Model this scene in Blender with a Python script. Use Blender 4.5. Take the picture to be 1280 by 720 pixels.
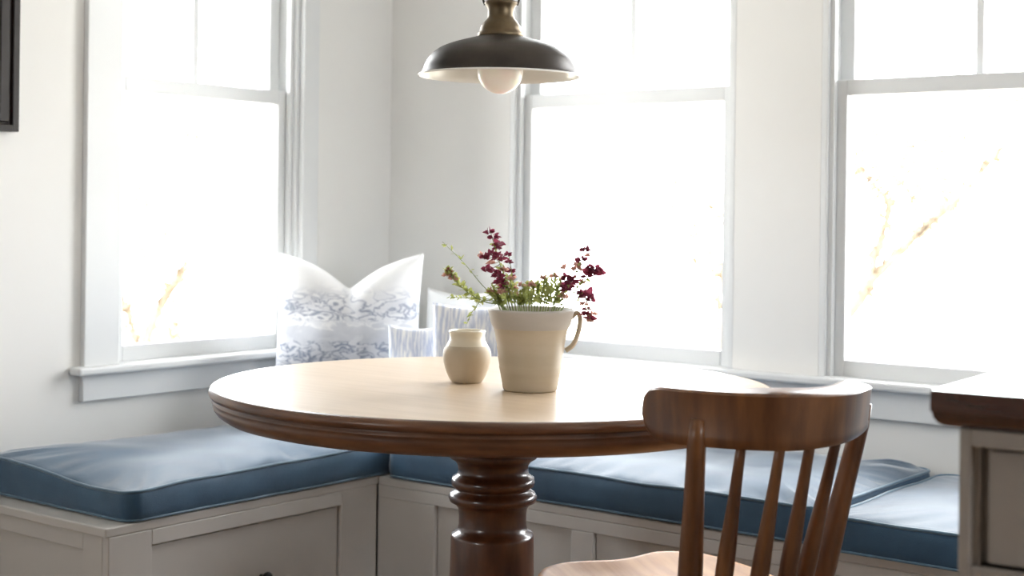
import bpy, bmesh, math, random
from mathutils import Vector, Matrix, noise

random.seed(7)
PI = math.pi
C = bpy.context.scene.collection
for o in list(bpy.data.objects):
    bpy.data.objects.remove(o)

# ------------------------------------------------------------------ camera, sky, exposure
cd = bpy.data.cameras.new('camera')
cam = bpy.data.objects.new('camera', cd)
C.objects.link(cam)
CAM = Vector((3.0011, -3.2733, 1.0795))
cam.matrix_world = (Matrix.Translation(CAM) @ Matrix.Rotation(0.65955, 4, 'Z')
                    @ Matrix.Rotation(PI / 2, 4, 'X') @ Matrix.Rotation(0.0128, 4, 'Z'))
cd.lens = 52.04
cd.sensor_width = 36
cd.shift_y = -0.0735
cd.clip_start = 0.05
cd.dof.use_dof = True
cd.dof.focus_distance = 2.6
cd.dof.aperture_fstop = 4.5
bpy.context.scene.camera = cam

w = bpy.data.worlds.new('sky')
bpy.context.scene.world = w
w.use_nodes = True
bg = w.node_tree.nodes['Background']
bg.inputs[0].default_value = (0.95, 0.98, 1.0, 1)
bg.inputs[1].default_value = 17.3
vs = bpy.context.scene.view_settings
vs.view_transform = 'Standard'
vs.look = 'None'
vs.gamma = 1
vs.use_curve_mapping = False
vs.exposure = 0.0


def portal(loc, rot, sx, sy):
    l = bpy.data.lights.new('window_portal', 'AREA')
    l.shape = 'RECTANGLE'
    l.size, l.size_y = sx, sy
    l.cycles.is_portal = True
    o = bpy.data.objects.new('window_portal', l)
    o.location = loc
    o.rotation_euler = rot
    C.objects.link(o)


portal((-0.14, -0.684, 1.37), (0, -PI / 2, 0), 1.35, 0.63)       # left window, shining +x
portal((0.81, 0.14, 1.37), (-PI / 2, 0, 0), 0.72, 1.35)          # back windows, shining -y
portal((1.76, 0.14, 1.37), (-PI / 2, 0, 0), 0.72, 1.35)
portal((4.84, -1.5, 1.5), (0, PI / 2, 0), 1.2, .95)              # unseen fill window added in the wall to the right of the camera
portal((.9, -5.35, 1.6), (PI / 2, 0, 0), .6, .8)                 # small unseen fill window added behind the camera

# ------------------------------------------------------------------ materials


def mat(name, col, rough=0.5, metal=0.0, spec=0.5, **kw):
    m = bpy.data.materials.new(name)
    m.use_nodes = True
    b = m.node_tree.nodes['Principled BSDF']
    b.inputs['Base Color'].default_value = (*col, 1)
    b.inputs['Roughness'].default_value = rough
    b.inputs['Metallic'].default_value = metal
    b.inputs['Specular IOR Level'].default_value = spec
    for k, v in kw.items():
        b.inputs[k.replace('_', ' ')].default_value = v
    return m


def nd(m, t, **kw):
    n = m.node_tree.nodes.new(t)
    for k, v in kw.items():
        if k in n.inputs:
            n.inputs[k].default_value = v
        else:
            setattr(n, k, v)
    return n


def ramp(m, stops):
    r = m.node_tree.nodes.new('ShaderNodeValToRGB')
    e = r.color_ramp.elements
    while len(e) > 1:
        e.remove(e[-1])
    e[0].position, e[0].color = stops[0][0], (*stops[0][1], 1)
    for p, c in stops[1:]:
        x = e.new(p)
        x.color = (*c, 1)
    return r


def noisy(m, c0, c1, scale=5, stretch=(1, 1, 1), bump=0.0, detail=4, lo=0.35, hi=0.65, bscale=None):
    L = m.node_tree.links
    b = m.node_tree.nodes['Principled BSDF']
    tc = nd(m, 'ShaderNodeTexCoord')
    mp = nd(m, 'ShaderNodeMapping')
    mp.inputs['Scale'].default_value = stretch
    nz = nd(m, 'ShaderNodeTexNoise', Scale=scale, Detail=detail)
    L.new(tc.outputs['Object'], mp.inputs[0])
    L.new(mp.outputs[0], nz.inputs['Vector'])
    r = ramp(m, [(lo, c0), (hi, c1)])
    L.new(nz.outputs[0], r.inputs[0])
    L.new(r.outputs[0], b.inputs['Base Color'])
    if bump:
        n2 = nz
        if bscale:
            n2 = nd(m, 'ShaderNodeTexNoise', Scale=bscale, Detail=3)
            L.new(mp.outputs[0], n2.inputs['Vector'])
        bp = nd(m, 'ShaderNodeBump', Strength=bump, Distance=0.002)
        L.new(n2.outputs[0], bp.inputs['Height'])
        L.new(bp.outputs[0], b.inputs['Normal'])
    return m


M = {}
M['wall'] = noisy(mat('wall_paint', (.8, .8, .77), .85, spec=.2), (.815, .805, .78), (.83, .82, .795), 3, bump=.05, bscale=260)
M['wall_far'] = mat('taupe_wall_paint', (.42, .38, .33), .85, spec=.2)
M['ceiling'] = mat('ceiling_paint', (.82, .81, .79), .9, spec=.1)
M['trim'] = noisy(mat('trim_paint', (.76, .77, .77), .45), (.745, .755, .755), (.765, .775, .775), 4)
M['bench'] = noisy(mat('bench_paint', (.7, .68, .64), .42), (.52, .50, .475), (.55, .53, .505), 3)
M['cabinet'] = noisy(mat('cabinet_paint', (.6, .57, .53), .45), (.37, .335, .305), (.39, .355, .325), 3)
M['floor'] = mat('floor_wood', (.3, .18, .1), .4)
noisy(M['floor'], (.25, .14, .07), (.36, .22, .12), 3, (12, .8, 1), .1)
M['oak'] = noisy(mat('table_wood', (.3, .16, .08), .34, spec=.6, Coat_Weight=.6, Coat_Roughness=.28), (.56, .42, .28), (.66, .51, .37), 4, (1.2, 14, 14), .12, lo=.3, hi=.7)  # window glare on the top is put into this paler wood colour
M['oak_dark'] = noisy(mat('turned_wood', (.2, .09, .04), .3, spec=.55, Coat_Weight=.6, Coat_Roughness=.18), (.06, .018, .008), (.13, .048, .02), 5, (6, 6, 1.2), .08)
M['edge'] = noisy(mat('table_edge_wood', (.2, .09, .04), .34, spec=.5, Coat_Weight=.3, Coat_Roughness=.25), (.075, .028, .012), (.18, .078, .034), 6, (1, 1, 9), .1)  # same wood as the top, painted darker where the edge escapes the glare
M['chair'] = noisy(mat('chair_wood', (.25, .12, .05), .36, spec=.5, Coat_Weight=.4, Coat_Roughness=.25), (.10, .034, .010), (.21, .085, .026), 5, (6, 6, 1), .1)
M['seat'] = noisy(mat('chair_seat_wood', (.4, .22, .1), .5, spec=.25), (.46, .21, .065), (.62, .32, .12), 4, (9, 1.2, 2), .12)
M['block'] = noisy(mat('butcher_block', (.14, .05, .03), .22, spec=.6, Coat_Weight=.8, Coat_Roughness=.12), (.05, .014, .008), (.09, .03, .016), 5, (1.5, 14, 10), .1)
M['black'] = mat('black_frame', (.018, .012, .009), .3)
M['knob'] = mat('knob_black', (.02, .02, .022), .3, .6)
M['iron'] = noisy(mat('lamp_metal', (.07, .055, .045), .42, .55), (.022, .017, .014), (.06, .048, .04), 9, bump=.1)
M['brass'] = noisy(mat('aged_brass', (.25, .17, .09), .42, .75), (.11, .08, .045), (.22, .16, .095), 12, bump=.15)
M['enamel'] = mat('white_enamel', (.84, .83, .8), .25)
M['bulb'] = mat('frosted_glass', (.86, .83, .77), .35, Subsurface_Weight=.3)
M['stone'] = noisy(mat('stoneware', (.5, .43, .34), .5, spec=.4), (.43, .355, .25), (.49, .41, .30), 6, (1, 1, 4), .1)
M['stone_grey'] = noisy(mat('stoneware_band', (.44, .4, .35), .5, spec=.4), (.41, .375, .33), (.46, .425, .38), 6, (1, 1, 4), .1)
M['cream'] = mat('cream_glaze', (.72, .66, .54), .3, spec=.5)
M['jar'] = noisy(mat('jar_clay', (.5, .42, .31), .55, spec=.4), (.47, .395, .29), (.53, .45, .34), 8)
M['stem'] = mat('stem_green', (.22, .27, .1), .6)
M['soil'] = mat('soil', (.06, .04, .03), .9)


def leafmat(name, c0, c1, tr):
    m = noisy(mat(name, c0, .55, spec=.3), c0, c1, 40)
    L = m.node_tree.links
    b = m.node_tree.nodes['Principled BSDF']
    t = nd(m, 'ShaderNodeBsdfTranslucent')
    t.inputs[0].default_value = (*tr, 1)
    mx = nd(m, 'ShaderNodeMixShader')
    mx.inputs[0].default_value = .45
    L.new(b.outputs[0], mx.inputs[1])
    L.new(t.outputs[0], mx.inputs[2])
    L.new(mx.outputs[0], m.node_tree.nodes['Material Output'].inputs[0])
    return m


M['leaf'] = leafmat('leaf_green', (.16, .21, .05), (.40, .40, .15), (.42, .45, .15))
M['petal'] = leafmat('petal_plum', (.10, .018, .035), (.24, .055, .085), (.26, .045, .08))
M['petal_pale'] = leafmat('petal_pink', (.4, .2, .16), (.55, .32, .26), (.6, .35, .28))
M['bark'] = noisy(mat('bark', (.3, .22, .14), .8), (.125, .098, .07), (.165, .13, .095), 20)
M['dryleaf'] = leafmat('dry_leaf', (.18, .145, .10), (.23, .185, .13), (.16, .125, .085))

# blue linen
m = mat('blue_linen', (.1, .2, .32), .55, spec=.45, Sheen_Weight=.6, Sheen_Roughness=.4)
noisy(m, (.022, .068, .13), (.036, .10, .18), 7, bump=.25, bscale=420)
M['linen'] = m
m.node_tree.nodes['Principled BSDF'].inputs['Roughness'].default_value = .58
M['piping'] = noisy(mat('blue_piping', (.1, .2, .3), .5, Sheen_Weight=.4), (.07, .14, .21), (.09, .18, .27), 60)

# toile pillow: white above, soft grey-blue engraved landscape bands below
m = mat('toile_fabric', (.85, .86, .88), .85, spec=.15, Sheen_Weight=.2)
L = m.node_tree.links
tc = nd(m, 'ShaderNodeTexCoord')
sp = nd(m, 'ShaderNodeSeparateXYZ')
L.new(tc.outputs['Object'], sp.inputs[0])
nz = nd(m, 'ShaderNodeTexNoise', Scale=24, Detail=8, Distortion=.8)
mp = nd(m, 'ShaderNodeMapping')
mp.inputs['Scale'].default_value = (1, 1, 2.0)
L.new(tc.outputs['Object'], mp.inputs[0])
L.new(mp.outputs[0], nz.inputs['Vector'])
r1 = ramp(m, [(.42, (0, 0, 0)), (.485, (1, 1, 1)), (.51, (1, 1, 1)), (.56, (0, 0, 0))])
L.new(nz.outputs[0], r1.inputs[0])
zz = nd(m, 'ShaderNodeMath', operation='MULTIPLY_ADD')
L.new(nz.outputs[0], zz.inputs[0])
zz.inputs[1].default_value = .12
L.new(sp.outputs[2], zz.inputs[2])
r2 = ramp(m, [(.0, (.7, .7, .7)), (.262, (1, 1, 1)), (.272, (.1, .1, .1)), (.312, (.1, .1, .1)), (.325, (1, 1, 1)), (.37, (.8, .8, .8)), (.405, (0, 0, 0))])
L.new(zz.outputs[0], r2.inputs[0])
mu = nd(m, 'ShaderNodeMath', operation='MULTIPLY')
L.new(r1.outputs[0], mu.inputs[0])
L.new(r2.outputs[0], mu.inputs[1])
r3 = ramp(m, [(.0, (.4, .4, .4)), (.262, (.38, .38, .38)), (.27, (.5, .5, .5)), (.305, (.42, .42, .42)), (.312, (.1, .1, .1)), (.325, (.3, .3, .3)), (.37, (.22, .22, .22)), (.41, (0, 0, 0))])
L.new(zz.outputs[0], r3.inputs[0])
ad = nd(m, 'ShaderNodeMath', operation='MAXIMUM')
L.new(mu.outputs[0], ad.inputs[0])
L.new(r3.outputs[0], ad.inputs[1])
mc = nd(m, 'ShaderNodeMix', data_type='RGBA')
mc.inputs[6].default_value = (.88, .88, .88, 1)
mc.inputs[7].default_value = (.25, .28, .37, 1)
L.new(ad.outputs[0], mc.inputs[0])
L.new(mc.outputs[2], m.node_tree.nodes['Principled BSDF'].inputs['Base Color'])
M['toile'] = m
M['white_fabric'] = mat('white_fabric', (.86, .87, .87), .85, spec=.15, Sheen_Weight=.2)

m = mat('striped_fabric', (.85, .86, .88), .85, spec=.15)
L = m.node_tree.links
tc = nd(m, 'ShaderNodeTexCoord')
mp = nd(m, 'ShaderNodeMapping')
mp.inputs['Scale'].default_value = (1, .0, .12)
L.new(tc.outputs['Object'], mp.inputs[0])
nz = nd(m, 'ShaderNodeTexNoise', Scale=150, Detail=3)
L.new(mp.outputs[0], nz.inputs['Vector'])
r = ramp(m, [(.42, (.9, .9, .9)), (.5, (.68, .71, .79)), (.6, (.5, .55, .68)), (.68, (.85, .86, .88))])
L.new(nz.outputs[0], r.inputs[0])
L.new(r.outputs[0], m.node_tree.nodes['Principled BSDF'].inputs['Base Color'])
M['stripe'] = m

# window pane: clear sheet with a faint reflection
m = bpy.data.materials.new('window_glass')
m.use_nodes = True
nt = m.node_tree
nt.nodes.remove(nt.nodes['Principled BSDF'])
tr = nd(m, 'ShaderNodeBsdfTransparent')
gl = nd(m, 'ShaderNodeBsdfGlossy', Roughness=.02)
fr = nd(m, 'ShaderNodeFresnel', IOR=1.3)
mx = nd(m, 'ShaderNodeMixShader')
nt.links.new(fr.outputs[0], mx.inputs[0])
nt.links.new(tr.outputs[0], mx.inputs[1])
nt.links.new(gl.outputs[0], mx.inputs[2])
nt.links.new(mx.outputs[0], nt.nodes['Material Output'].inputs[0])
M['glass'] = m

# ------------------------------------------------------------------ mesh helpers


def obj(name, bm, m, parent=None, smooth=False, bevel=0.0, seg=2):
    bmesh.ops.recalc_face_normals(bm, faces=bm.faces[:])
    me = bpy.data.meshes.new(name)
    bm.to_mesh(me)
    bm.free()
    me.materials.append(m)
    if smooth:
        for p in me.polygons:
            p.use_smooth = True
    o = bpy.data.objects.new(name, me)
    C.objects.link(o)
    if parent:
        o.parent = parent
    if bevel:
        b = o.modifiers.new('bevel', 'BEVEL')
        b.width = bevel
        b.segments = seg
        b.limit_method = 'ANGLE'
        b.angle_limit = math.radians(40)
    return o


def thing(name, label, cat, loc=(0, 0, 0), rotz=0, group=None):
    o = bpy.data.objects.new(name, None)
    C.objects.link(o)
    o.empty_display_size = .05
    o.location = loc
    o.rotation_euler = (0, 0, rotz)
    return tag(o, label, cat, group)


def tag(o, label=None, cat=None, group=None, kind=None):
    for k, v in (('label', label), ('category', cat), ('group', group), ('kind', kind)):
        if v:
            o[k] = v
    return o


def bx(bm, x0, x1, y0, y1, z0, z1):
    v = [bm.verts.new((x, y, z)) for x in (x0, x1) for y in (y0, y1) for z in (z0, z1)]
    for f in ((0, 1, 3, 2), (4, 6, 7, 5), (0, 4, 5, 1), (2, 3, 7, 6), (0, 2, 6, 4), (1, 5, 7, 3)):
        bm.faces.new([v[i] for i in f])


def boxes(*bs):
    bm = bmesh.new()
    for b in bs:
        bx(bm, *b)
    return bm


def lathe(prof, n=48, bm=None, c=(0, 0, 0)):
    bm = bm or bmesh.new()
    rings = []
    for r, z in prof:
        if r < 1e-6:
            rings.append([bm.verts.new((c[0], c[1], z + c[2]))])
        else:
            rings.append([bm.verts.new((c[0] + r * math.cos(2 * PI * i / n), c[1] + r * math.sin(2 * PI * i / n), z + c[2])) for i in range(n)])
    for a, b in zip(rings, rings[1:]):
        for i in range(n):
            j = (i + 1) % n
            if len(a) == 1 and len(b) > 1:
                bm.faces.new((a[0], b[i], b[j]))
            elif len(b) == 1 and len(a) > 1:
                bm.faces.new((a[i], b[0], a[j]))
            elif len(a) > 1:
                bm.faces.new((a[i], b[i], b[j], a[j]))
    return bm


def spline(pts, n=6, closed=False):
    """Catmull-Rom through the points (tuples of any length)."""
    out = []
    N = len(pts)
    rng = range(N) if closed else range(N - 1)
    g = (lambda i: pts[i % N]) if closed else (lambda i: pts[min(max(i, 0), N - 1)])
    for i in rng:
        p0, p1, p2, p3 = g(i - 1), g(i), g(i + 1), g(i + 2)
        for k in range(n):
            t = k / n
            out.append(tuple(.5 * (2 * b + (c - a) * t + (2 * a - 5 * b + 4 * c - d) * t * t + (3 * b - a - 3 * c + d) * t ** 3) for a, b, c, d in zip(p0, p1, p2, p3)))
    if not closed:
        out.append(tuple(pts[-1]))
    return out


def tube(pts, rad, n=10, bm=None, closed=False, ell=1.0, cap=True):
    bm = bm or bmesh.new()
    pts = [Vector(p) for p in pts]
    N = len(pts)
    rr = rad if isinstance(rad, (list, tuple)) else [rad] * N
    rings = []
    up = None
    for i, p in enumerate(pts):
        a = pts[(i - 1) % N] if (closed or i) else p
        b = pts[(i + 1) % N] if (closed or i < N - 1) else p
        t = (b - a).normalized()
        if up is None:
            up = Vector((0, 0, 1)) if abs(t.z) < .9 else Vector((1, 0, 0))
        s = t.cross(up).normalized()
        up = s.cross(t).normalized()
        rings.append([bm.verts.new(p + (s * math.cos(2 * PI * k / n) * ell + up * math.sin(2 * PI * k / n)) * rr[i]) for k in range(n)])
    for i in range(N if closed else N - 1):
        a, b = rings[i], rings[(i + 1) % N]
        for k in range(n):
            bm.faces.new((a[k], a[(k + 1) % n], b[(k + 1) % n], b[k]))
    if not closed and cap:
        bm.faces.new(rings[0])
        bm.faces.new(rings[-1])
    return bm


# ------------------------------------------------------------------ room shell
RX, RY, RZ = 4.7, -5.35, 2.5
T = .14
Z0, Z1 = .675, 2.06          # window openings


def struct(name, bm, m, **k):
    o = obj(name, bm, m, **k)
    o['kind'] = 'structure'
    return o


struct('floor', boxes((-T, RX + T, RY - T, T, -.1, 0)), M['floor'])
struct('ceiling', boxes((-T, RX + T, RY - T, T, RZ, RZ + .1)), M['ceiling'])
LW0, LW1 = -.995, -.372       # left window opening (y)
struct('wall_left', boxes((-T, 0, RY - T, LW0, 0, RZ), (-T, 0, LW1, T, 0, RZ), (-T, 0, LW0, LW1, 0, Z0), (-T, 0, LW0, LW1, Z1, RZ)), M['wall'])
A0, A1, B0, B1 = .452, 1.168, 1.402, 2.12
struct('wall_back', boxes((0, A0, 0, T, 0, RZ), (A1, B0, 0, T, 0, RZ), (B1, RX + T, 0, T, 0, RZ), (A0, A1, 0, T, 0, Z0), (A0, A1, 0, T, Z1, RZ),
                          (B0, B1, 0, T, 0, Z0), (B0, B1, 0, T, Z1, RZ)), M['wall'])
struct('wall_right', boxes((RX, RX + T, RY, -1.97, 0, RZ), (RX, RX + T, -1.03, 0, 0, RZ), (RX, RX + T, -1.97, -1.03, 0, .9), (RX, RX + T, -1.97, -1.03, 2.1, RZ)), M['wall_far'])
struct('wall_front', boxes((0, .6, RY - T, RY, 0, RZ), (1.2, RX + T, RY - T, RY, 0, RZ), (.6, 1.2, RY - T, RY, 0, 1.2), (.6, 1.2, RY - T, RY, 2.0, RZ)), M['wall_far'])
for nm, b in (('baseboard_left', (0, .014, RY, -1.42, 0, .12)), ('baseboard_right', (RX - .014, RX, RY, 0, 0, .12)), ('baseboard_front', (.014, RX - .014, RY, RY + .014, 0, .12))):
    struct(nm, boxes(b), M['trim'], bevel=.003)
wf = struct('window_4', boxes((RX, RX + .1, -1.97, -1.93, .9, 2.1), (RX, RX + .1, -1.07, -1.03, .9, 2.1), (RX, RX + .1, -1.93, -1.07, .9, .94), (RX, RX + .1, -1.93, -1.07, 2.06, 2.1), (RX + .03, RX + .07, -1.51, -1.49, .94, 2.06)), M['trim'])  # out of view, added to give soft fill from the right
obj('window_pane', boxes((RX + .046, RX + .05, -1.93, -1.07, .94, 2.06)), M['glass'], wf)
wf = struct('window_5', boxes((.6, .64, RY - .1, RY, 1.2, 2.0), (1.16, 1.2, RY - .1, RY, 1.2, 2.0), (.64, 1.16, RY - .1, RY, 1.2, 1.24), (.64, 1.16, RY - .1, RY, 1.96, 2.0)), M['trim'])  # out of view, added for a little fill from the rear
obj('window_pane', boxes((.64, 1.16, RY - .06, RY - .056, 1.24, 1.96)), M['glass'], wf)


def window(n, u0, u1, xf, casing, stool):
    """xf maps local (u along wall, w outward depth, z) into the room."""
    def put(name, bs, m, parent, bevel=.0025):
        bm = boxes(*bs)
        bmesh.ops.transform(bm, matrix=xf, verts=bm.verts[:])
        return obj(name, bm, m, parent, bevel=bevel)
    zs = .695
    jt = .016
    root = put('window_%d' % n, [(u0, u0 + jt, .0, T, zs, Z1), (u1 - jt, u1, .0, T, zs, Z1), (u0 + jt, u1 - jt, .0, T, Z1 - jt, Z1), (u0 + jt, u1 - jt, .035, T + .03, Z0, zs)], M['trim'], None)
    root['kind'] = 'structure'
    a, b = u0 + jt, u1 - jt
    # stops
    put('window_stop', [(a, a + .012, .012, .03, zs, Z1 - jt), (b - .012, b, .012, .03, zs, Z1 - jt)], M['trim'], root, .002)
    # lower sash, near the room
    s = .036
    lo = put('lower_sash', [(a, a + s, .032, .064, zs, 1.41), (b - s, b, .032, .064, zs, 1.41), (a + s, b - s, .032, .064, zs, .735), (a + s, b - s, .032, .064, 1.372, 1.41)], M['trim'], root)
    put('glass_pane', [(a + s, b - s, .047, .050, .735, 1.372)], M['glass'], lo, 0)
    up = put('upper_sash', [(a, a + s, .070, .102, 1.372, Z1 - jt), (b - s, b, .070, .102, 1.372, Z1 - jt), (a + s, b - s, .070, .102, 1.372, 1.41), (a + s, b - s, .070, .102, Z1 - jt - .04, Z1 - jt)], M['trim'], root)
    put('glass_pane', [(a + s, b - s, .085, .088, 1.41, Z1 - jt - .04)], M['glass'], up, 0)
    c = (a + b) / 2
    put('muntin', [(c - .009, c + .009, .074, .099, 1.41, Z1 - jt - .04)], M['trim'], up, .002)
    if casing:
        cl, cr = casing
        put('window_casing', [(u0 - cl, u0 + .004, -.018, 0, zs, Z1), (u1 - .004, u1 + cr, -.018, 0, zs, Z1), (u0 - cl, u1 + cr, -.018, 0, Z1, Z1 + .1)], M['trim'], root)
    if stool:
        s0, s1, ap0, ap1 = stool
        put('window_stool', [(s0, s1, -.045, 0, .677, .697), (u0, u1, 0, .035, .677, .697)], M['trim'], root, .006)
        put('window_apron', [(ap0, ap1, -.016, 0, .612, .677)], M['trim'], root)
    return root


XL = Matrix(((0, -1, 0, 0), (1, 0, 0, 0), (0, 0, 1, 0), (0, 0, 0, 1)))     # u->y, w->-x
XB = Matrix.Identity(4)                                                 # u->x, w->+y
window(1, LW0, LW1, XL, (.098, .055), (-1.125, -.30, -1.095, -.317))
window(2, A0, A1, XB, None, None)
window(3, B0, B1, XB, None, None)
struct('trim_1', boxes((A0 - .03, 2.16, -.04, 0, .677, .697), (A0, A1, 0, .035, .677, .697), (B0, B1, 0, .035, .677, .697)), M['trim'], bevel=.006)
struct('trim_2', boxes((A0 - .01, 2.14, -.016, 0, .608, .677)), M['trim'], bevel=.003)

# ------------------------------------------------------------------ window benches
BH = .428


def panel_front(name, root, u0, u1, z0, z1, plane, axis, m, depth=.011, fw=.0):
    """recessed panel seen inside the frame"""
    if axis == 'x':
        return obj(name, boxes((plane - depth - .012, plane - depth, u0, u1, z0, z1)), m, root, bevel=.002)
    return obj(name, boxes((u0, u1, plane + depth, plane + depth + .012, z0, z1)), m, root, bevel=.002)


# left bench: x 0..0.518, y -1.394..0
bl = thing('storage_bench', 'white painted storage bench along the left wall, below the single window, with dark knob', 'bench', (.26, -.7, 0), 0)


def sub(parent, o):
    o.parent = parent
    o.matrix_parent_inverse = Matrix.Translation(-parent.location)
    return o


X = .518
YE = -1.394
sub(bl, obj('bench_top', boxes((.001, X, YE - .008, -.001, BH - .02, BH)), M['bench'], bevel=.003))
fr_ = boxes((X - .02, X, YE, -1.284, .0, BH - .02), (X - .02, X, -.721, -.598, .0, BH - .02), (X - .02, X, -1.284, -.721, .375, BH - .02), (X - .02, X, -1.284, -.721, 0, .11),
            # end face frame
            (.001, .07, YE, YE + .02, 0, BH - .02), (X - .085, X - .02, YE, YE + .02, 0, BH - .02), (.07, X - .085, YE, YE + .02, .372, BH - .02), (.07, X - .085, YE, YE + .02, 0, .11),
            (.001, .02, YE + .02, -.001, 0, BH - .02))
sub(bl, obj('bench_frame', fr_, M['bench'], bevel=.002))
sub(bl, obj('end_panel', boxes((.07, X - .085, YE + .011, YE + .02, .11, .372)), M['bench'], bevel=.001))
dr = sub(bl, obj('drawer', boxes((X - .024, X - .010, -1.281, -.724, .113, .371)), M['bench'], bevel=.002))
kb = bmesh.new()
lathe([(0, 0), (.005, 0), (.005, .012), (.008, .014), (.0125, .018), (.0135, .023), (.011, .028), (0, .030)], 24, kb)
bmesh.ops.transform(kb, matrix=Matrix.Translation((X - .010, -.968, .250)) @ Matrix.Rotation(PI / 2, 4, 'Y'), verts=kb.verts[:])
k = obj('drawer_knob', kb, M['knob'], smooth=True)
k.parent = dr
k['label'] = 'dark round knob'

# back bench: y -0.595..0, x .518..2.6
bb = thing('storage_bench', 'white painted storage bench along the back wall, under the pair of windows', 'bench', (1.5, -.3, 0), 0)
Y = -.595
sub(bb, obj('bench_top', boxes((X + .001, 2.63, Y, -.001, BH - .02, BH)), M['bench'], bevel=.003))
pans = [(.702, 1.102), (1.160, 1.560), (1.618, 2.018), (2.076, 2.476)]
fb = [(X + .001, 2.63, Y, Y + .02, .379, BH - .02), (X + .001, 2.63, Y, Y + .02, 0, .11)]
e = X + .001
for a, b in pans:
    fb.append((e, a, Y, Y + .02, .11, .379))
    e = b
fb.append((e, 2.63, Y, Y + .02, .11, .379))
fb.append((2.61, 2.63, Y + .02, -.001, 0, BH - .02))
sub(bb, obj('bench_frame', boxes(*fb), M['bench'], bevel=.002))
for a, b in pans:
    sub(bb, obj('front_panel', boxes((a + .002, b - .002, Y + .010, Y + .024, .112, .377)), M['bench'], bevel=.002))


def rrect(hx, hy, r, n=8, step=.02):
    pts = []
    for cx, cy, a0 in ((hx - r, hy - r, 0), (-hx + r, hy - r, PI / 2), (-hx + r, -hy + r, PI), (hx - r, -hy + r, 3 * PI / 2)):
        for i in range(n + 1):
            a = a0 + PI / 2 * i / n
            pts.append(Vector((cx + r * math.cos(a), cy + r * math.sin(a), 0)))
    out = []
    for p, q in zip(pts, pts[1:] + pts[:1]):
        m_ = max(1, int((q - p).length / step))
        for k_ in range(m_):
            out.append(p.lerp(q, k_ / m_))
    return out


def bench_cushion(label, x0, x1, y0, y1, zb, th, puff, seed, sag=None, crease=.004, r=.035):
    cx, cy = (x0 + x1) / 2, (y0 + y1) / 2
    hx, hy = (x1 - x0) / 2, (y1 - y0) / 2
    root = thing('bench_cushion', label, 'cushion', (cx, cy, zb), 0, 'blue bench cushions')
    base = rrect(hx, hy, r)
    sv = Vector((seed * 3.1, seed * 1.7, 0))
    sg = sag or (lambda x, y: 0)

    def wob(p, k=6, amp=.004):
        return noise.noise(p * k + sv) * amp

    bm = bmesh.new()
    rings = []
    # underside
    rings.append([bm.verts.new((p.x * .97, p.y * .97, 0)) for p in base])
    side = [(.0, .004), (.004, .012), (.0055, th * .35), (.0055, th * .65), (.003, th - .01), (.0, th - .003)]
    cen = Vector((0, 0, 0))
    for off, z in side:
        ring = []
        for p in base:
            d = Vector((p.x / hx, p.y / hy, 0))
            d.normalize()
            o_ = off + wob(Vector((p.x, p.y, z * 3)), 14, .003)
            zz_ = z + (sg(p.x + cx, p.y + cy) + wob(p, 5, .006)) * (z / th)
            ring.append(bm.verts.new((p.x + d.x * o_, p.y + d.y * o_, zz_)))
        rings.append(ring)
    inner = min(hx, hy)
    S = [.008, .02, .036, .055, .08, .11, .14, .17, .2, .225, .24]
    for s in S:
        s = min(s, inner * .985)
        ring = []
        for p in base:
            qx = p.x * (hx - s) / hx
            qy = p.y * (hy - s) / hy
            t = min(1, s / .17)
            h = th - .002 + puff * math.sin(t * PI / 2) ** .8
            q = Vector((qx, qy, 0))
            cr = noise.noise(Vector((qx * 9, qy * 9, seed))) * crease * 1.2
            # pulled creases running in from the seam
            along = p.x if abs(abs(p.y) - hy) < abs(abs(p.x) - hx) else p.y
            cr += noise.noise(Vector((along * 34, s * 5, seed + 9))) * crease * 1.6 * math.exp(-((s - .035) / .045) ** 2)
            h += cr * min(1, s / .02) + sg(qx + cx, qy + cy) + wob(p, 5, .006) * max(0, 1 - s / .1)
            ring.append(bm.verts.new((qx, qy, h)))
        rings.append(ring)
    for a, b in zip(rings, rings[1:]):
        n = len(a)
        for i in range(n):
            j = (i + 1) % n
            bm.faces.new((a[i], a[j], b[j], b[i]))
    bm.faces.new(rings[0])
    bmesh.ops.triangulate(bm, faces=[bm.faces.new(rings[-1])])
    top_edge = [v.co.copy() for v in rings[6]]
    low_edge = [v.co.copy() for v in rings[1]]
    obj('cushion_cover', bm, M['linen'], root, smooth=True)
    obj('piping', tube([p * 1.0 + Vector((0, 0, .001)) for p in top_edge], .0036, 6, closed=True), M['piping'], root, smooth=True)
    obj('piping', tube([p + Vector((0, 0, .001)) for p in low_edge], .0032, 6, closed=True), M['piping'], root, smooth=True)
    return root


bench_cushion('long blue linen cushion on the bench along the left wall', .006, .522, -1.345, -.012, BH + .001, .076, .024, 3,
              sag=lambda x, y: .012 * math.exp(-((y + 1.3) / .22) ** 2) * math.cos(x * 9 - .4) - .006 * math.exp(-((y + 1.3) / .1) ** 2 - ((x - .5) / .12) ** 2), crease=.005)
bench_cushion('long blue linen cushion on the back bench, between table pedestal and chair spindles', .545, 1.698, -.597, -.012, BH + .001, .078, .022, 8, crease=.007)
bench_cushion('blue linen cushion on the back bench, partly behind the grey cabinet', 1.717, 2.60, -.617, -.012, BH - .0, .070, .016, 5, crease=.003)

# ------------------------------------------------------------------ pillows
RT = Vector((.790, .613, 0))       # towards the right as the pillows face the room
NM = Vector((.613, -.790, 0))


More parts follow.
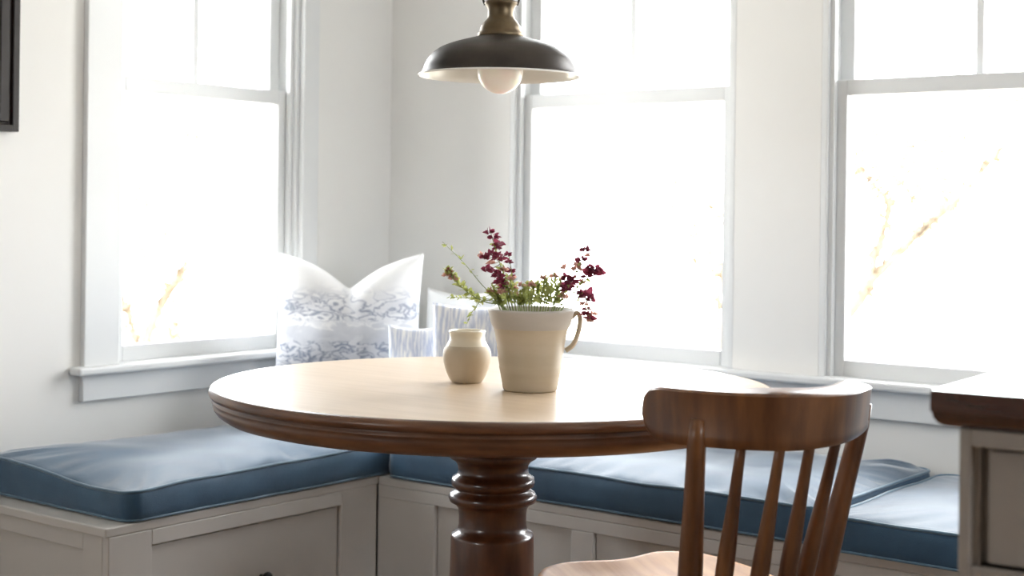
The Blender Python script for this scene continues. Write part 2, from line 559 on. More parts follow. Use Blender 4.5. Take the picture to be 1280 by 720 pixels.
def pillow(name, label, cat, loc, rotz, lean, wd, ht, th, m, chop=0, seed=1, group=None, ears=.03, slump=0):
    root = thing(name, label, cat, loc, rotz, group)
    n = 40
    bm = bmesh.new()
    g = {}
    for side in (1, -1):
        for i in range(n + 1):
            for j in range(n + 1):
                u, v = 2 * i / n - 1, 2 * j / n - 1
                edge = i in (0, n) or j in (0, n)
                if side == -1 and edge:
                    g[-1, i, j] = g[1, i, j]
                    continue
                x = u * wd / 2 * (1 - .055 * (1 - v * v) * abs(u) ** 3)
                z = (v + 1) / 2 * ht
                z -= .04 * ht * (1 - u * u) * (1 if v > 0 else -1) * abs(v) ** 3 * (1 if v > 0 else .3)
                if v > -.6:
                    k_ = ((v + .6) / 1.6) ** 1.6
                    z -= chop * k_ * math.exp(-(abs(u) / .42) ** 1.25)
                    x += u * .0 * k_
                t = max(0, (1 - u * u)) ** .55 * max(0, (1 - v * v)) ** .5
                y = -side * th / 2 * t
                y += noise.noise(Vector((x * 9, z * 9, seed + side * 5))) * .016 * t
                # folds running down from the dent
                y += side * chop * .22 * k_ * math.exp(-((u) / .16) ** 2) * t if v > -.6 else 0
                # settle at the bottom
                co = Vector((x, y, z))
                g[side, i, j] = bm.verts.new(co)
        for i in range(n):
            for j in range(n):
                q = [g[side, i, j], g[side, i + 1, j], g[side, i + 1, j + 1], g[side, i, j + 1]]
                bm.faces.new(q if side == 1 else q[::-1])
    bmesh.ops.transform(bm, matrix=Matrix.Rotation(-lean, 4, 'X'), verts=bm.verts[:])
    mn = min(v.co.z for v in bm.verts)
    for v in bm.verts:
        v.co.z -= mn
    obj('pillow_cover', bm, m, root, smooth=True)
    return root


CT = .53
pillow('throw_pillow', 'large white throw pillow with blue-grey landscape print and a dented top, in the bench corner', 'pillow',
       (.275, -.46, CT + .002), math.radians(40), math.radians(13), .395, .450, .16, M['toile'], chop=.085, seed=2)
pillow('throw_pillow', 'plain white pillow at the back, peeking out above the striped pillows', 'pillow',
       (.395, -.15, CT), math.radians(15), math.radians(6), .22, .34, .09, M['white_fabric'], chop=.01, seed=6)
pillow('throw_pillow', 'taller white pillow with thin blue stripes, behind the small jar', 'pillow',
       (.715, -.47, CT + .004), math.radians(34), math.radians(8), .215, .325, .06, M['stripe'], seed=12)
pillow('throw_pillow', 'lower white pillow with thin blue stripes, at the landscape pillow\'s right edge', 'pillow',
       (.535, -.475, CT + .004), math.radians(38), math.radians(6), .15, .26, .05, M['stripe'], seed=15)

# ------------------------------------------------------------------ table
TX, TY, TR = 1.283, -1.105, .524
tb = thing('dining_table', 'round wooden pedestal table in the middle with a glossy top', 'table', (TX, TY, 0))
top = [(0, .7605), (TR - .012, .7605), (TR - .012, .743), (0, .743)]
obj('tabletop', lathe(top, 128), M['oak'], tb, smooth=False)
tp = tb.children[0]
for p in tp.data.polygons:
    p.use_smooth = True
mod = tp.modifiers.new('split', 'EDGE_SPLIT')
mod.split_angle = math.radians(50)
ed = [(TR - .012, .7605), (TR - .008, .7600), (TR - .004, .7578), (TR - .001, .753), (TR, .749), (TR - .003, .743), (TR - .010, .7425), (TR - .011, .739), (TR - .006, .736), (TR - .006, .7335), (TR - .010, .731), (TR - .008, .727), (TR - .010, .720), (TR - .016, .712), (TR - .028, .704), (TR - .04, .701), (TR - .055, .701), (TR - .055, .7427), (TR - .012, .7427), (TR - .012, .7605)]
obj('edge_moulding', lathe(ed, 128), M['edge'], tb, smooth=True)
bm = bmesh.new()
for s in (-1, 1):
    bx(bm, -.36, .36, s * .13 - .03, s * .13 + .03, .712, .742)
bt = obj('support_batten', bm, M['oak'], tb, bevel=.004)
bt.rotation_euler[2] = math.radians(38)
obj('mounting_block', boxes((-.15, .15, -.15, .15, .69, .7425)), M['oak_dark'], tb, bevel=.006).rotation_euler[2] = math.radians(38)
col = [(.0, .735), (.07, .735), (.07, .695), (.066, .676), (.0655, .664), (.070, .661), (.0725, .655), (.070, .649), (.0665, .646), (.071, .643), (.0815, .636), (.0845, .629), (.081, .622), (.071, .616), (.066, .608), (.0655, .598),
       (.068, .590), (.0765, .585), (.078, .577), (.0765, .570), (.069, .566), (.069, .562), (.079, .557), (.083, .549), (.080, .541), (.070, .536), (.0645, .528), (.063, .515), (.063, .498), (.066, .485), (.076, .481), (.0775, .474), (.078, .44), (.079, .40), (.083, .34), (.095, .28), (.10, .25), (.095, .22), (.07, .20), (.06, .17), (.06, .10), (.0, .10)]
obj('pedestal', lathe(col, 64), M['oak_dark'], tb, smooth=True)
for i in range(4):
    a = math.radians(10 + 90 * i)
    path = spline([(.045, 0, .17), (.14, 0, .185), (.25, 0, .12), (.33, 0, .045), (.39, 0, .026)], 6)
    bm = tube(path, [.034 - .0005 * k_ for k_ in range(len(path))], 12, ell=.75)
    lg = obj('leg', bm, M['oak_dark'], tb, smooth=True)
    lg.rotation_euler[2] = a

# ------------------------------------------------------------------ chair
CH = Vector((1.735, -1.13, 0))
FA = Vector((-.86, .51, 0)).normalized()      # direction the chair faces
chd = thing('windsor_chair', 'brown wooden spindle-back chair with curved top rail at the table', 'chair', CH, math.atan2(FA.y, FA.x) - PI / 2)
INV = Matrix.Rotation(-(math.atan2(FA.y, FA.x) - PI / 2), 4, 'Z') @ Matrix.Translation(-CH)


def cl(x, y, z):
    return INV @ Vector((x, y, z))


fwd = Vector((-.6127, .7903, 0))
rgt = Vector((.7903, .6127, 0))


def at(lat, D, z):
    """a point given by its metric offset from where the photographer stood: right, ahead, height"""
    p = Vector((CAM.x, CAM.y, 0)) + fwd * D + rgt * lat
    return INV @ Vector((p.x, p.y, z))


# crest arc (right, ahead)
arc = [(.208, 2.225), (.254, 2.165), (.322, 2.125), (.388, 2.11), (.442, 2.125), (.491, 2.17), (.533, 2.25), (.5435, 2.285)]
arcs = spline(arc, 8)
n = len(arcs)
bm = bmesh.new()
sec = []
for i, (a, d) in enumerate(arcs):
    t = i / (n - 1)
    a0, d0 = arcs[max(i - 1, 0)]
    a1, d1 = arcs[min(i + 1, n - 1)]
    tg = Vector((a1 - a0, d1 - d0)).normalized()
    nr = Vector((tg.y, -tg.x))          # away from the sitter, towards the photographer
    e = 1.0
    if t < .10:
        e = math.sqrt(max(0, 1 - ((.10 - t) / .10) ** 2)) * .82 + .18
    if t > .93:
        e = math.sqrt(max(0, 1 - ((t - .93) / .07) ** 2)) * .7 + .3
    hh = (.041 - .008 * max(0, (t - .45) / .55)) * e
    zc = .7845 + .004 * t
    th2 = .0125
    rise = (.003 + .004 * t) * e
    prof = [(-th2 * .75, -hh), (th2 * .75, -hh), (th2, -hh + .005), (th2, -hh * .60), (th2 * .93, -hh * .54), (th2 * .93, hh - .004), (th2 * .6, hh), (-th2 * .8, hh + rise * .6), (-th2 * 2.4, hh + rise), (-th2 * 3.0, hh + rise * .6), (-th2 * 2.9, hh - .010), (-th2, hh - .035), (-th2, -hh + .005)]
    row = []
    for q, z in prof:
        lean = z * -.10
        row.append(bm.verts.new(at(a + nr.x * (q - lean), d + nr.y * (q - lean), zc + z)))
    sec.append(row)
for a, b in zip(sec, sec[1:]):
    for k in range(len(a)):
        j = (k + 1) % len(a)
        bm.faces.new((a[k], a[j], b[j], b[k]))
bm.faces.new(sec[0])
bm.faces.new(sec[-1])
obj('crest_rail', bm, M['chair'], chd, smooth=True, bevel=.0)
mo = chd.children[-1].modifiers.new('split', 'EDGE_SPLIT')
mo.split_angle = math.radians(38)

SZ = .456


def stick(name, top, mid, r):
    """top and mid: (right, ahead, height); runs on down to the seat"""
    a, b = Vector(top), Vector(mid)
    d = (a - b) / (a.z - b.z)
    foot = b + d * (SZ - .012 - b.z)
    N = len(r)
    pts = [foot.lerp(a, i / (N - 1)) for i in range(N)]
    return obj(name, tube([at(*p) for p in pts], r, 14), M['chair'], chd, smooth=True)


rp = [.014, .0155, .018, .019, .0185, .0175, .0165, .0155, .015, .0145, .014, .010]
stick('back_post', (0.272, 2.138, 0.785), (0.269, 2.18, 0.548), rp)
stick('back_post', (0.546, 2.272, 0.795), (0.486, 2.29, 0.524), rp)
rs = [.0075, .0095, .012, .0135, .0135, .0125, .011, .0095, .0085, .0078, .0075]
for a, b in (((.334, 2.125, .756), (.316, 2.16, .554)), ((.388, 2.11, .759), (.366, 2.15, .557)), ((.434, 2.125, .764), (.41, 2.17, .552)), ((.481, 2.165, .765), (.445, 2.215, .542))):
    stick('spindle', a, b, rs)

# seat outline in (right, ahead)
outl = [(.06, 2.49), (.055, 2.58), (.085, 2.635), (.13, 2.66), (.185, 2.672), (.225, 2.695), (.28, 2.745), (.35, 2.74), (.405, 2.68), (.45, 2.60), (.495, 2.48), (.52, 2.36), (.50, 2.25), (.455, 2.17), (.39, 2.125), (.32, 2.125), (.255, 2.16), (.19, 2.24), (.12, 2.36)]
ol = spline(outl, 5, closed=True)
cc = (sum(p[0] for p in ol) / len(ol), sum(p[1] for p in ol) / len(ol))
bm = bmesh.new()
rings = []
for s, z in ((.0, -.034), (.90, -.034), (.965, -.026), (1.0, -.012), (.998, -.004), (.985, 0), (.95, -.001), (.85, -.006), (.7, -.011), (.5, -.014), (.25, -.015), (0, -.015)):
    if s == 0:
        q = at(cc[0], cc[1], SZ + z)
        rings.append([bm.verts.new(q)])
    else:
        rings.append([bm.verts.new(at(cc[0] + (a - cc[0]) * s, cc[1] + (d - cc[1]) * s, SZ + z)) for a, d in ol])
for a, b in zip(rings, rings[1:]):
    n_ = max(len(a), len(b))
    for i in range(n_):
        j = (i + 1) % n_
        if len(a) == 1:
            bm.faces.new((a[0], b[i], b[j]))
        elif len(b) == 1:
            bm.faces.new((a[i], a[j], b[0]))
        else:
            bm.faces.new((a[i], a[j], b[j], b[i]))
obj('seat', bm, M['seat'], chd, smooth=True)
legr = [.013, .016, .019, .0165, .021, .023, .021, .016, .019, .0185, .016, .014]
corners = [(.14, 2.56, .09, 2.62), (.36, 2.62, .40, 2.72), (.24, 2.24, .17, 2.15), (.44, 2.28, .52, 2.20)]
legs = []
for a, d, fa, fd in corners:
    t_, f_ = Vector((a, d, SZ - .03)), Vector((fa, fd, 0))
    N = len(legr)
    obj('leg', tube([at(*f_.lerp(t_, i / (N - 1))) for i in range(N)], legr, 14), M['chair'], chd, smooth=True)
    legs.append((f_, t_))
pt = lambda i, t: legs[i][0].lerp(legs[i][1], t)
for i, j, t in ((0, 2, .36), (1, 3, .36), (0, 1, .5), (2, 3, .5)):
    p, q = pt(i, t), pt(j, t)
    rr = [.008, .010, .012, .0135, .012, .010, .008]
    obj('stretcher', tube([at(*p.lerp(q, k_ / 6)) for k_ in range(7)], rr, 12), M['chair'], chd, smooth=True)

# ------------------------------------------------------------------ pendant lamp
LX, LY = 1.29, -1.108
RZM = 1.334
lp = thing('pendant_lamp', 'dark metal barn-style pendant lamp hanging over the table', 'lamp', (LX, LY, RZM))
sh = spline([(.151, .0), (.1475, .004), (.1445, .010), (.140, .022), (.131, .036), (.114, .050), (.090, .060), (.062, .068), (.040, .074)], 4)
bm = lathe([(r, z) for r, z in sh], 96)
obj('lamp_shade', bm, M['iron'], lp, smooth=True)
inn = [(r - .0022, z - .0012) for r, z in sh]
inn[0] = (.151, -.0002)
o = obj('shade_lining', lathe(inn, 96), M['enamel'], lp, smooth=True)
o['label'] = 'white enamel inside'
obj('shade_rim', tube([(.1512 * math.cos(2 * PI * i / 96), .1512 * math.sin(2 * PI * i / 96), 0) for i in range(96)], .0018, 8, closed=True), M['enamel'], lp, smooth=True)
fit = [(.024, .066), (.033, .070), (.041, .071), (.0435, .075), (.0425, .080), (.039, .083), (.039, .087), (.0365, .094), (.031, .101), (.0265, .106), (.0245, .112), (.0245, .124), (.027, .130), (.031, .134), (.031, .138), (.024, .141), (.012, .144), (0, .145)]
o = obj('socket_housing', lathe(fit, 48), M['brass'], lp, smooth=True)
o['label'] = 'aged brass cap'
gb = [(.0, .0)]
gb = [(.0425 * math.sin(PI * i / 20), .009 - .0425 * math.cos(PI * i / 20)) for i in range(17)] + [(.020, .052), (.018, .072)]
gb[0] = (0, gb[0][1])
o = obj('bulb', lathe(gb, 40), M['bulb'], lp, smooth=True)
o['label'] = 'round frosted white bulb'
bail = spline([(.030, 0, .132), (.034, 0, .145), (.033, 0, .162), (.02, 0, .178), (0, 0, .183), (-.02, 0, .178), (-.033, 0, .162), (-.034, 0, .145), (-.030, 0, .132)], 5)
o = obj('bail', tube(bail, .0022, 8), M['iron'], lp, smooth=True)
o.rotation_euler[2] = .66
obj('hanging_rod', lathe([(0, .14), (.0075, .14), (.0075, .17), (.0045, .176), (.0045, RZ - RZM - .03), (0, RZ - RZM - .03)], 16), M['iron'], lp, smooth=True)
obj('ceiling_canopy', lathe([(0, RZ - RZM - .035), (.02, RZ - RZM - .035), (.055, RZ - RZM - .012), (.06, RZ - RZM), (0, RZ - RZM)], 32), M['iron'], lp, smooth=True)

# ------------------------------------------------------------------ picture frame on the left wall
pf = thing('picture_frame', 'black framed picture hanging on the left wall, its corner at the photo\'s edge', 'picture', (.0, -1.542, 1.25))


def framebar(w0, w1, d0, d1, bm):
    h, hw = .62, .255
    a, b = w0, w1
    bx(bm, d0, d1, -hw + a, -hw + b, a, h - a)
    bx(bm, d0, d1, hw - b, hw - a, a, h - a)
    bx(bm, d0, d1, -hw + b, hw - b, a, b)
    bx(bm, d0, d1, -hw + b, hw - b, h - b, h - a)


bm = bmesh.new()
framebar(0, .016, .001, .030, bm)
framebar(.016, .022, .001, .020, bm)
framebar(.022, .046, .001, .025, bm)
framebar(.046, .056, .001, .016, bm)
obj('frame', bm, M['black'], pf, bevel=.002)
obj('picture_mat', boxes((.001, .010, -.199, .199, .056, .564)), mat('mat_board', (.7, .68, .62), .8), pf)
art = noisy(mat('muted_print', (.3, .3, .26), .7), (.16, .18, .14), (.5, .46, .36), 9)
obj('print', boxes((.010, .011, -.13, .13, .13, .49)), art, pf)
obj('picture_glass', boxes((.013, .0145, -.2, .2, .055, .565)), M['glass'], pf)

# ------------------------------------------------------------------ kitchen cabinet at the right
KX, KY = 2.402, -1.786
KR = math.radians(4)
kc = thing('base_cabinet', 'grey painted base cabinet at the right edge of the photo', 'cabinet', (KX, KY, 0), KR)
zt = .862
bx0, bw, bd = .028, .9, .6
fy = .022
obj('cabinet_body', boxes((bx0, bx0 + .019, fy, bd, 0, zt), (bx0 + bw - .019, bx0 + bw, fy, bd, 0, zt), (bx0 + .019, bx0 + bw - .019, bd - .012, bd, 0, zt), (bx0 + .019, bx0 + bw - .019, fy + .02, bd - .012, .1, .118)), M['cabinet'], kc, bevel=.002)
fw = .012
obj('face_frame', boxes((bx0, bx0 + fw, fy - .012, fy, 0, zt), (bx0 + bw - fw, bx0 + bw, fy - .012, fy, 0, zt), (bx0 + fw, bx0 + bw - fw, fy - .012, fy, zt - .018, zt), (bx0 + fw, bx0 + bw - fw, fy - .010, fy, .706, .72), (bx0 + fw, bx0 + bw - fw, fy - .012, fy, 0, .1)), M['cabinet'], kc, bevel=.0015)
# inset drawer front with a recessed edge and a raised field, and doors below
o = obj('drawer', boxes((bx0 + fw, bx0 + bw - fw, fy + .012, fy + .026, .722, zt - .02)), M['cabinet'], kc, bevel=.001)
o2 = obj('drawer_field', boxes((bx0 + .028, bx0 + bw - .028, fy - .002, fy + .012, .724, zt - .022)), M['cabinet'], o, bevel=.0015)
kb = lathe([(0, 0), (.005, 0), (.005, .012), (.0125, .018), (.0135, .023), (.011, .028), (0, .030)], 24)
bmesh.ops.transform(kb, matrix=Matrix.Translation((bx0 + bw / 2, fy - .007, .78)) @ Matrix.Rotation(PI / 2, 4, 'X'), verts=kb.verts[:])
obj('knob', kb, M['knob'], o, smooth=True)
for a, b in ((bx0 + fw + .001, bx0 + bw / 2 - .001), (bx0 + bw / 2 + .001, bx0 + bw - fw - .001)):
    d_ = obj('cabinet_door', boxes((a, a + .06, fy - .006, fy + .014, .102, .704), (b - .06, b, fy - .006, fy + .014, .102, .704), (a + .06, b - .06, fy - .006, fy + .014, .102, .162), (a + .06, b - .06, fy - .006, fy + .014, .644, .704), (a + .06, b - .06, fy + .004, fy + .012, .162, .644)), M['cabinet'], kc, bevel=.001)
    kb = lathe([(0, 0), (.005, 0), (.005, .012), (.0125, .018), (.0135, .023), (.011, .028), (0, .030)], 24)
    xk = b - .03 if a < .3 else a + .03
    bmesh.ops.transform(kb, matrix=Matrix.Translation((xk, fy - .006, .6)) @ Matrix.Rotation(PI / 2, 4, 'X'), verts=kb.verts[:])
    obj('knob', kb, M['knob'], d_, smooth=True)
# counter: ogee edge swept round a rectangle
cprof = [(.016, .0), (.010, .0015), (.0055, .005), (.0025, .010), (.0015, .0155), (.0, .0165), (.0, .0375), (.001, .0385)]
bm = bmesh.new()
rows = []
hx0, hx1, hy0, hy1 = 0, .96, 0, .64
for ins, z in [(.03, 0)] + cprof + [(.03, .0385)]:
    rows.append([bm.verts.new((x, y, zt + z)) for x, y in ((hx0 + ins, hy0 + ins), (hx1 - ins, hy0 + ins), (hx1 - ins, hy1 - ins), (hx0 + ins, hy1 - ins))])
for a, b in zip(rows, rows[1:]):
    for i in range(4):
        bm.faces.new((a[i], a[(i + 1) % 4], b[(i + 1) % 4], b[i]))
bm.faces.new(rows[0])
bm.faces.new(rows[-1])
ct = obj('countertop', bm, M['block'], None, bevel=.0015)
ct.location = (KX, KY, 0)
ct.rotation_euler[2] = KR
tag(ct, 'dark reddish wood countertop on the grey cabinet at the right', 'countertop')

# ------------------------------------------------------------------ small stoneware jar
ZT = .7606
jr = thing('small_jar', 'small rounded beige jar with a cream neck, left of the flower bucket', 'jar', (1.235, -1.128, ZT))
body = spline([(.0, .002), (.024, .0), (.030, .003), (.038, .018), (.044, .036), (.0455, .050), (.0435, .062), (.039, .069)], 4)
obj('jar_body', lathe(body, 48), M['jar'], jr, smooth=True)
neck = [(.039, .0688), (.036, .0745), (.033, .080), (.033, .090), (.0345, .094), (.0345, .097), (.032, .098), (.029, .096), (.029, .075), (.0, .07)]
o = obj('jar_neck', lathe(neck, 48), M['cream'], jr, smooth=True)
o['label'] = 'cream glazed neck'

# ------------------------------------------------------------------ stoneware bucket and its flowers
BX, BY = 1.398, -1.146
bk = thing('flower_bucket', 'beige stoneware bucket with side handle holding the flowers', 'bucket', (BX, BY, ZT), .66)
bprof = [(.0, .002), (.046, .0), (.049, .003), (.0505, .012), (.054, .03), (.0565, .042), (.0560, .044), (.0588, .060), (.0582, .062), (.0612, .078), (.0606, .080), (.0645, .102), (.067, .112)]
obj('bucket_body', lathe(bprof, 64), M['stone'], bk, smooth=True)
brim = [(.067, .1118), (.0695, .116), (.0725, .122), (.0765, .138), (.0785, .143), (.0785, .146), (.0765, .147), (.074, .145), (.070, .125), (.064, .105), (.045, .01), (.0, .01)]
o = obj('bucket_rim', lathe(brim, 64), M['stone_grey'], bk, smooth=True)
o['label'] = 'greyer flared rim band'
hd = spline([(.072, 0, .132), (.083, 0, .140), (.0885, 0, .130), (.086, 0, .108), (.077, 0, .084), (.063, 0, .072)], 6)
obj('bucket_handle', tube(hd, .0045, 10, ell=1.7), M['stone'], bk, smooth=True)

PXM = .001437          # metres per unit of the sketch grid used for the sprigs (about 1.4 mm)


def P(a, b, dep=0):
    """bouquet-frame point: a right of the bucket's middle, b above its rim, dep ahead"""
    return Vector((a * PXM, dep, .147 + b * PXM))


def leaf(bm, p, d, L_, W_, up=None):
    d = d.normalized()
    up = up or Vector((random.uniform(-1, 1), random.uniform(-1, 1), random.uniform(.2, 1)))
    s = d.cross(up)
    if s.length < 1e-4:
        s = Vector((1, 0, 0))
    s.normalize()
    n = s.cross(d).normalized()
    a = bm.verts.new(p)
    b1 = bm.verts.new(p + d * L_ * .35 + s * W_ * .5 + n * W_ * .15)
    b2 = bm.verts.new(p + d * L_ * .35 - s * W_ * .5 + n * W_ * .15)
    m1 = bm.verts.new(p + d * L_ * .4)
    c1 = bm.verts.new(p + d * L_ * .75 + s * W_ * .35 + n * W_ * .05)
    c2 = bm.verts.new(p + d * L_ * .75 - s * W_ * .35 + n * W_ * .05)
    m2 = bm.verts.new(p + d * L_ * .78 - n * W_ * .05)
    t = bm.verts.new(p + d * L_ - n * W_ * .15)
    for f in ((a, b1, m1), (a, m1, b2), (b1, c1, m2, m1), (b2, m1, m2, c2), (c1, t, m2), (c2, m2, t)):
        bm.faces.new(f)


def rv():
    while True:
        v = Vector((random.uniform(-1, 1), random.uniform(-1, 1), random.uniform(-1, 1)))
        if .05 < v.length < 1:
            return v.normalized()


def blossom(bm, c, r, n=9):
    for _ in range(n):
        d = rv()
        d.z = abs(d.z) * .6 + d.z * .4
        leaf(bm, c + d * r * .15, d, r * random.uniform(.75, 1.15), r * .75)


FR = Matrix.Translation((BX, BY, ZT)) @ Matrix.Rotation(.66, 4, 'Z')


def sprig(name, label, cat, path, leaves, blooms, group=None, leafsize=.011, pale=(), r=.0011):
    """path: [(a, b, dep)] from inside the bucket to the tip; leaves: (t0, t1, count); blooms: [(a, b, dep, r)]"""
    root = thing(name, label, cat, (BX, BY, ZT), .66, group)
    pts = spline([tuple(P(*q)) for q in path], 8)
    obj('stem', tube(pts, [r * (1.25 - .7 * i / len(pts)) for i in range(len(pts))], 6), M['stem'], root, smooth=True)
    if leaves:
        bm = bmesh.new()
        for t0, t1, cnt in leaves:
            for k in range(cnt):
                t = t0 + (t1 - t0) * (k + random.random()) / cnt
                i = min(int(t * (len(pts) - 1)), len(pts) - 2)
                p = Vector(pts[i])
                tg = (Vector(pts[i + 1]) - p).normalized()
                d = (rv() * .9 + tg * .55 + Vector((0, 0, .25)))
                leaf(bm, p, d, leafsize * random.uniform(.7, 1.3), leafsize * random.uniform(.35, .55))
        obj('leaves', bm, M['leaf'], root, smooth=True)
    def flower(lst, m):
        for a, b, dep, rr in lst:
            bm = bmesh.new()
            c = P(a, b, dep)
            blossom(bm, c, rr * 1.5, 14)
            near = min((Vector(q) for q in pts), key=lambda q: (q - c).length)
            if (near - c).length > .003:
                tube([near, near.lerp(c, .5) + Vector((0, 0, -.001)), c], .0006, 5, bm)
            obj('flower', bm, m, root, smooth=True)
    flower(blooms, M['petal'])
    flower(pale, M['petal_pale'])
    return root


# tall plum stalk on the left
sprig('flower_sprig', 'tallest plum-flowered sprig, rising from the left half of the bucket', 'flower',
      [(-10, -60, 0), (-22, -5, .0), (-32, 35, -.006), (-42, 62, -.008), (-52, 95, -.004)], [(.5, .9, 26)],
      [(-54, 94, -.004, .007), (-48, 88, -.010, .008), (-41, 79, -.004, .009), (-43, 74, .006, .006), (-50, 67, -.01, .008), (-60, 61, -.002, .008), (-44, 61, -.012, .010), (-38, 62, .004, .007),
       (-57, 47, -.006, .008), (-47, 44, .004, .009), (-42, 40, -.012, .009), (-39, 31, -.004, .010), (-37, 24, .006, .007)],
      pale=[(-62, 65, .008, .006), (-52, 55, .01, .007), (-35, 48, -.008, .006), (-36, 20, -.012, .007)], group=None)
sprig('flower_sprig', 'short dotted plum sprig just right of the tallest one', 'flower',
      [(-6, -60, .01), (-14, 0, .012), (-22, 30, .012), (-29, 68, .01)], [(.5, .85, 10)],
      [(-30, 66, .01, .0055), (-29, 57, .008, .0055), (-27, 45, .012, .007), (-24, 38, .014, .005)], pale=[(-24, 25, .01, .007), (-20, 16, .012, .007)])
sprig('flower_sprig', 'arching plum sprig at the bucket\'s right, tip highest above the handle', 'flower',
      [(10, -60, 0), (28, -2, -.004), (44, 26, -.008), (58, 52, -.006), (68, 72, .0)], [(.5, .8, 18)],
      [(67, 73, .0, .008), (63, 61, -.006, .008), (57, 56, .002, .006), (43, 37, -.004, .008), (49, 33, -.01, .010), (42, 24, -.012, .009), (46, 27, .004, .009)],
      pale=[(57, 50, -.004, .008), (40, 50, .004, .006), (39, 15, .0, .009), (36, 28, .0, .006), (70, 66, .004, .005)])
sprig('flower_sprig', 'plum sprig with the biggest blossom, leaning right over the handle', 'flower',
      [(12, -60, .006), (34, -2, .008), (52, 20, .008), (68, 36, .006), (77, 45, .004)], [(.5, .8, 12)],
      [(77, 43, .004, .014), (80, 49, .006, .009), (70, 40, .008, .008), (73, 52, .004, .005)], pale=[(62, 32, .01, .006)])
sprig('flower_sprig', 'drooping plum sprig hanging lowest beyond the bucket handle', 'flower',
      [(14, -60, -.004), (36, -4, -.006), (54, 14, -.012), (68, 14, -.014), (72, -8, -.016)], [(.45, .7, 10)],
      [(69, 15, -.012, .012), (64, 20, -.014, .008), (74, 11, -.014, .007), (69, 0, -.014, .006), (72, -12, -.016, .009), (68, -6, -.018, .007)],
      pale=[(76, -6, -.014, .007), (66, 6, -.014, .006), (73, -15, -.014, .006)])
# green ones to the left
sprig('leafy_sprig', 'long leafy sprig with a reddish tip reaching left above the jar', 'plant',
      [(-5, -60, 0), (-30, -2, -.004), (-58, 8, -.008), (-80, 20, -.01), (-99, 38, -.008), (-105, 47, -.008)], [(.42, .98, 95)], [(-104, 45, -.008, .005), (-101, 40, -.006, .005)],
      pale=[(-106, 40, -.01, .006), (-98, 36, -.01, .006)], leafsize=.0125)
sprig('leafy_sprig', 'thin sparse sprig rising farthest to the upper left', 'plant',
      [(-5, -60, .012), (-32, -2, .018), (-62, 28, .022), (-86, 56, .022), (-113, 82, .02)], [(.6, .99, 16)], [], leafsize=.010, r=.0008)
sprig('leafy_sprig', 'thin sprig trailing down over the jar mouth', 'plant',
      [(-6, -60, -.006), (-34, -2, -.008), (-58, 10, -.012), (-72, -2, -.016), (-80, -20, -.012)], [(.45, .99, 18)], [], leafsize=.009, r=.0008)
sprig('leafy_sprig', 'thin leafy sprig lying low and level toward the striped pillows', 'plant',
      [(-4, -60, .006), (-34, -1, .008), (-60, 12, .008), (-84, 12, .008), (-103, 13, .01)], [(.5, .99, 22)], [], leafsize=.010, r=.0008)
# clump in the bucket's mouth
for k in range(22):
    a = -50 + 92 * (k + random.random() * .6) / 22
    h = random.uniform(16, 36) + (8 if -38 < a < -15 or 10 < a < 36 else 0)
    dep = random.uniform(-.045, .035)
    sprig('leafy_sprig', 'short green leafy sprig in the clump filling the bucket mouth', 'plant',
          [(a * .3, -70, dep * .4), (a * .78, -4, dep * .9), (a * .95, h * .5, dep), (a * 1.06 + random.uniform(-3, 3), h, dep)], [(.45, 1, 34)], [],
          group='short leafy sprigs in the bucket', leafsize=.0115,
          pale=[(a * 1.06, h, dep, .006)] if k % 3 == 0 else [])
obj_ = None

# ------------------------------------------------------------------ outside: dry shrubs close to the panes


def branch(bm, p, d, L_, r, depth, lb, rng):
    pts = [p]
    q = p.copy()
    dd = d.normalized()
    N = 7
    for i in range(N):
        dd = (dd + Vector((rng.uniform(-1, 1), rng.uniform(-1, 1), rng.uniform(-.6, .9))) * .16).normalized()
        q = q + dd * L_ / N
        pts.append(q.copy())
        if depth > 0 and i >= 2 and rng.random() < .75:
            nd_ = (dd + Vector((rng.uniform(-1, 1), rng.uniform(-1, 1), rng.uniform(-.3, .8))) * .8).normalized()
            branch(bm, q.copy(), nd_, L_ * rng.uniform(.35, .6), r * .5, depth - 1, lb, rng)
    tube(pts, [r * (1 - .6 * i / N) for i in range(N + 1)], 6, bm)
    for i in range(3, N + 1):
        if rng.random() < (.8 if depth < 2 else .2):
            leaf(lb, pts[i], rv(), rng.uniform(.03, .055), rng.uniform(.018, .03))


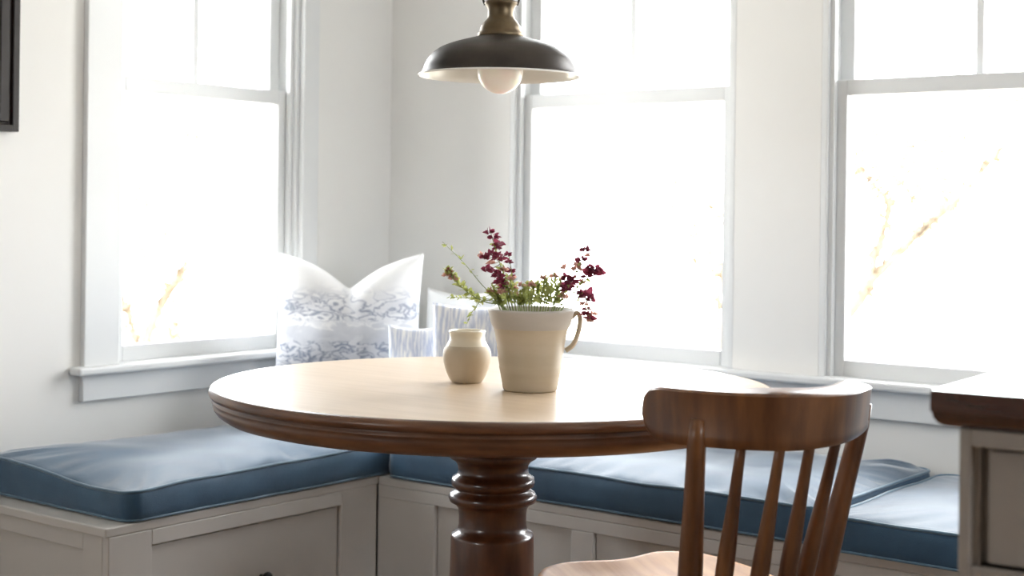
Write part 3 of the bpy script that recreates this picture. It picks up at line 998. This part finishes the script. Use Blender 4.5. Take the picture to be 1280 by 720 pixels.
def shrub(label, stems, seed, twigs=1.0):
    """stems: polylines of (right, ahead, height), metres from the room's camera spot, with a radius"""
    rng = random.Random(seed)
    inv = INV.inverted()
    path = lambda pts: [inv @ at(*q) for q in pts]
    base = path([stems[0][0][0]])[0]
    root = thing('bare_shrub', label, 'shrub', (base.x, base.y, -.35), 0)
    off = Vector((base.x, base.y, -.35))
    bm, lb = bmesh.new(), bmesh.new()
    for pts, r in stems:
        pp = [Vector(q) - off for q in spline([tuple(v) for v in path(pts)], 4)]
        tube(pp, [r * 1.5 * (1 - .6 * i / len(pp)) for i in range(len(pp))], 7, bm)
        for i in range(4, len(pp) - 1):
            for _ in range(2):
                if rng.random() < .3 * twigs:
                    d = ((pp[i + 1] - pp[i]).normalized() * .6 + Vector((rng.uniform(-1, 1), rng.uniform(-1, 1), rng.uniform(-.2, 1)))).normalized()
                    branch(bm, pp[i], d, rng.uniform(.2, .5), r * .35, 1, lb, rng)
            for _ in range(5):
                leaf(lb, pp[i], rv(), rng.uniform(.03, .06), rng.uniform(.02, .035))
    obj('branches', bm, M['bark'], root, smooth=True)
    obj('dry_leaves', lb, M['dryleaf'], root)


shrub('pale bare shrub outside the left window', [([(-1.58, 6.3, -.35), (-1.566, 6.3, .365), (-1.532, 6.3, .57), (-1.447, 6.3, .741), (-1.362, 6.3, .878), (-1.301, 6.3, 1.049), (-1.28, 6.3, 1.169), (-1.301, 6.3, 1.35)], .016),
      ([(-1.575, 6.3, .2), (-1.58, 6.3, .45), (-1.62, 6.3, .60), (-1.68, 6.3, .73)], .010)], 4)
shrub('sparse dry shrub outside the middle window, beside the wall between the back windows', [([(.95, 6.6, -.35), (.945, 6.6, .364), (.927, 6.6, .72), (.97, 6.6, .971), (.87, 6.6, 1.13)], .009)], 9, .7)
shrub('pale bare shrub outside the right window, one branch slanting up right', [([(1.40, 6.6, -.35), (1.427, 6.6, .477), (1.552, 6.6, .728), (1.694, 6.6, .891), (1.819, 6.6, 1.017), (1.962, 6.6, 1.144), (2.087, 6.6, 1.288), (2.18, 6.6, 1.40)], .018),
      ([(1.48, 6.6, .6), (1.587, 6.6, .747), (1.63, 6.6, .943), (1.684, 6.6, 1.122), (1.623, 6.6, 1.211), (1.52, 6.6, 1.32)], .012)], 21)
g = bmesh.new()
bx(g, -14, 14, T + .02, 16, -.45, -.35)
bx(g, -14, -T - .02, -12, T + .02, -.45, -.35)
gm = noisy(mat('dry_ground', (.6, .56, .46), .9), (.52, .48, .38), (.64, .6, .5), 2)
tag(obj('ground', g, gm), kind='structure')
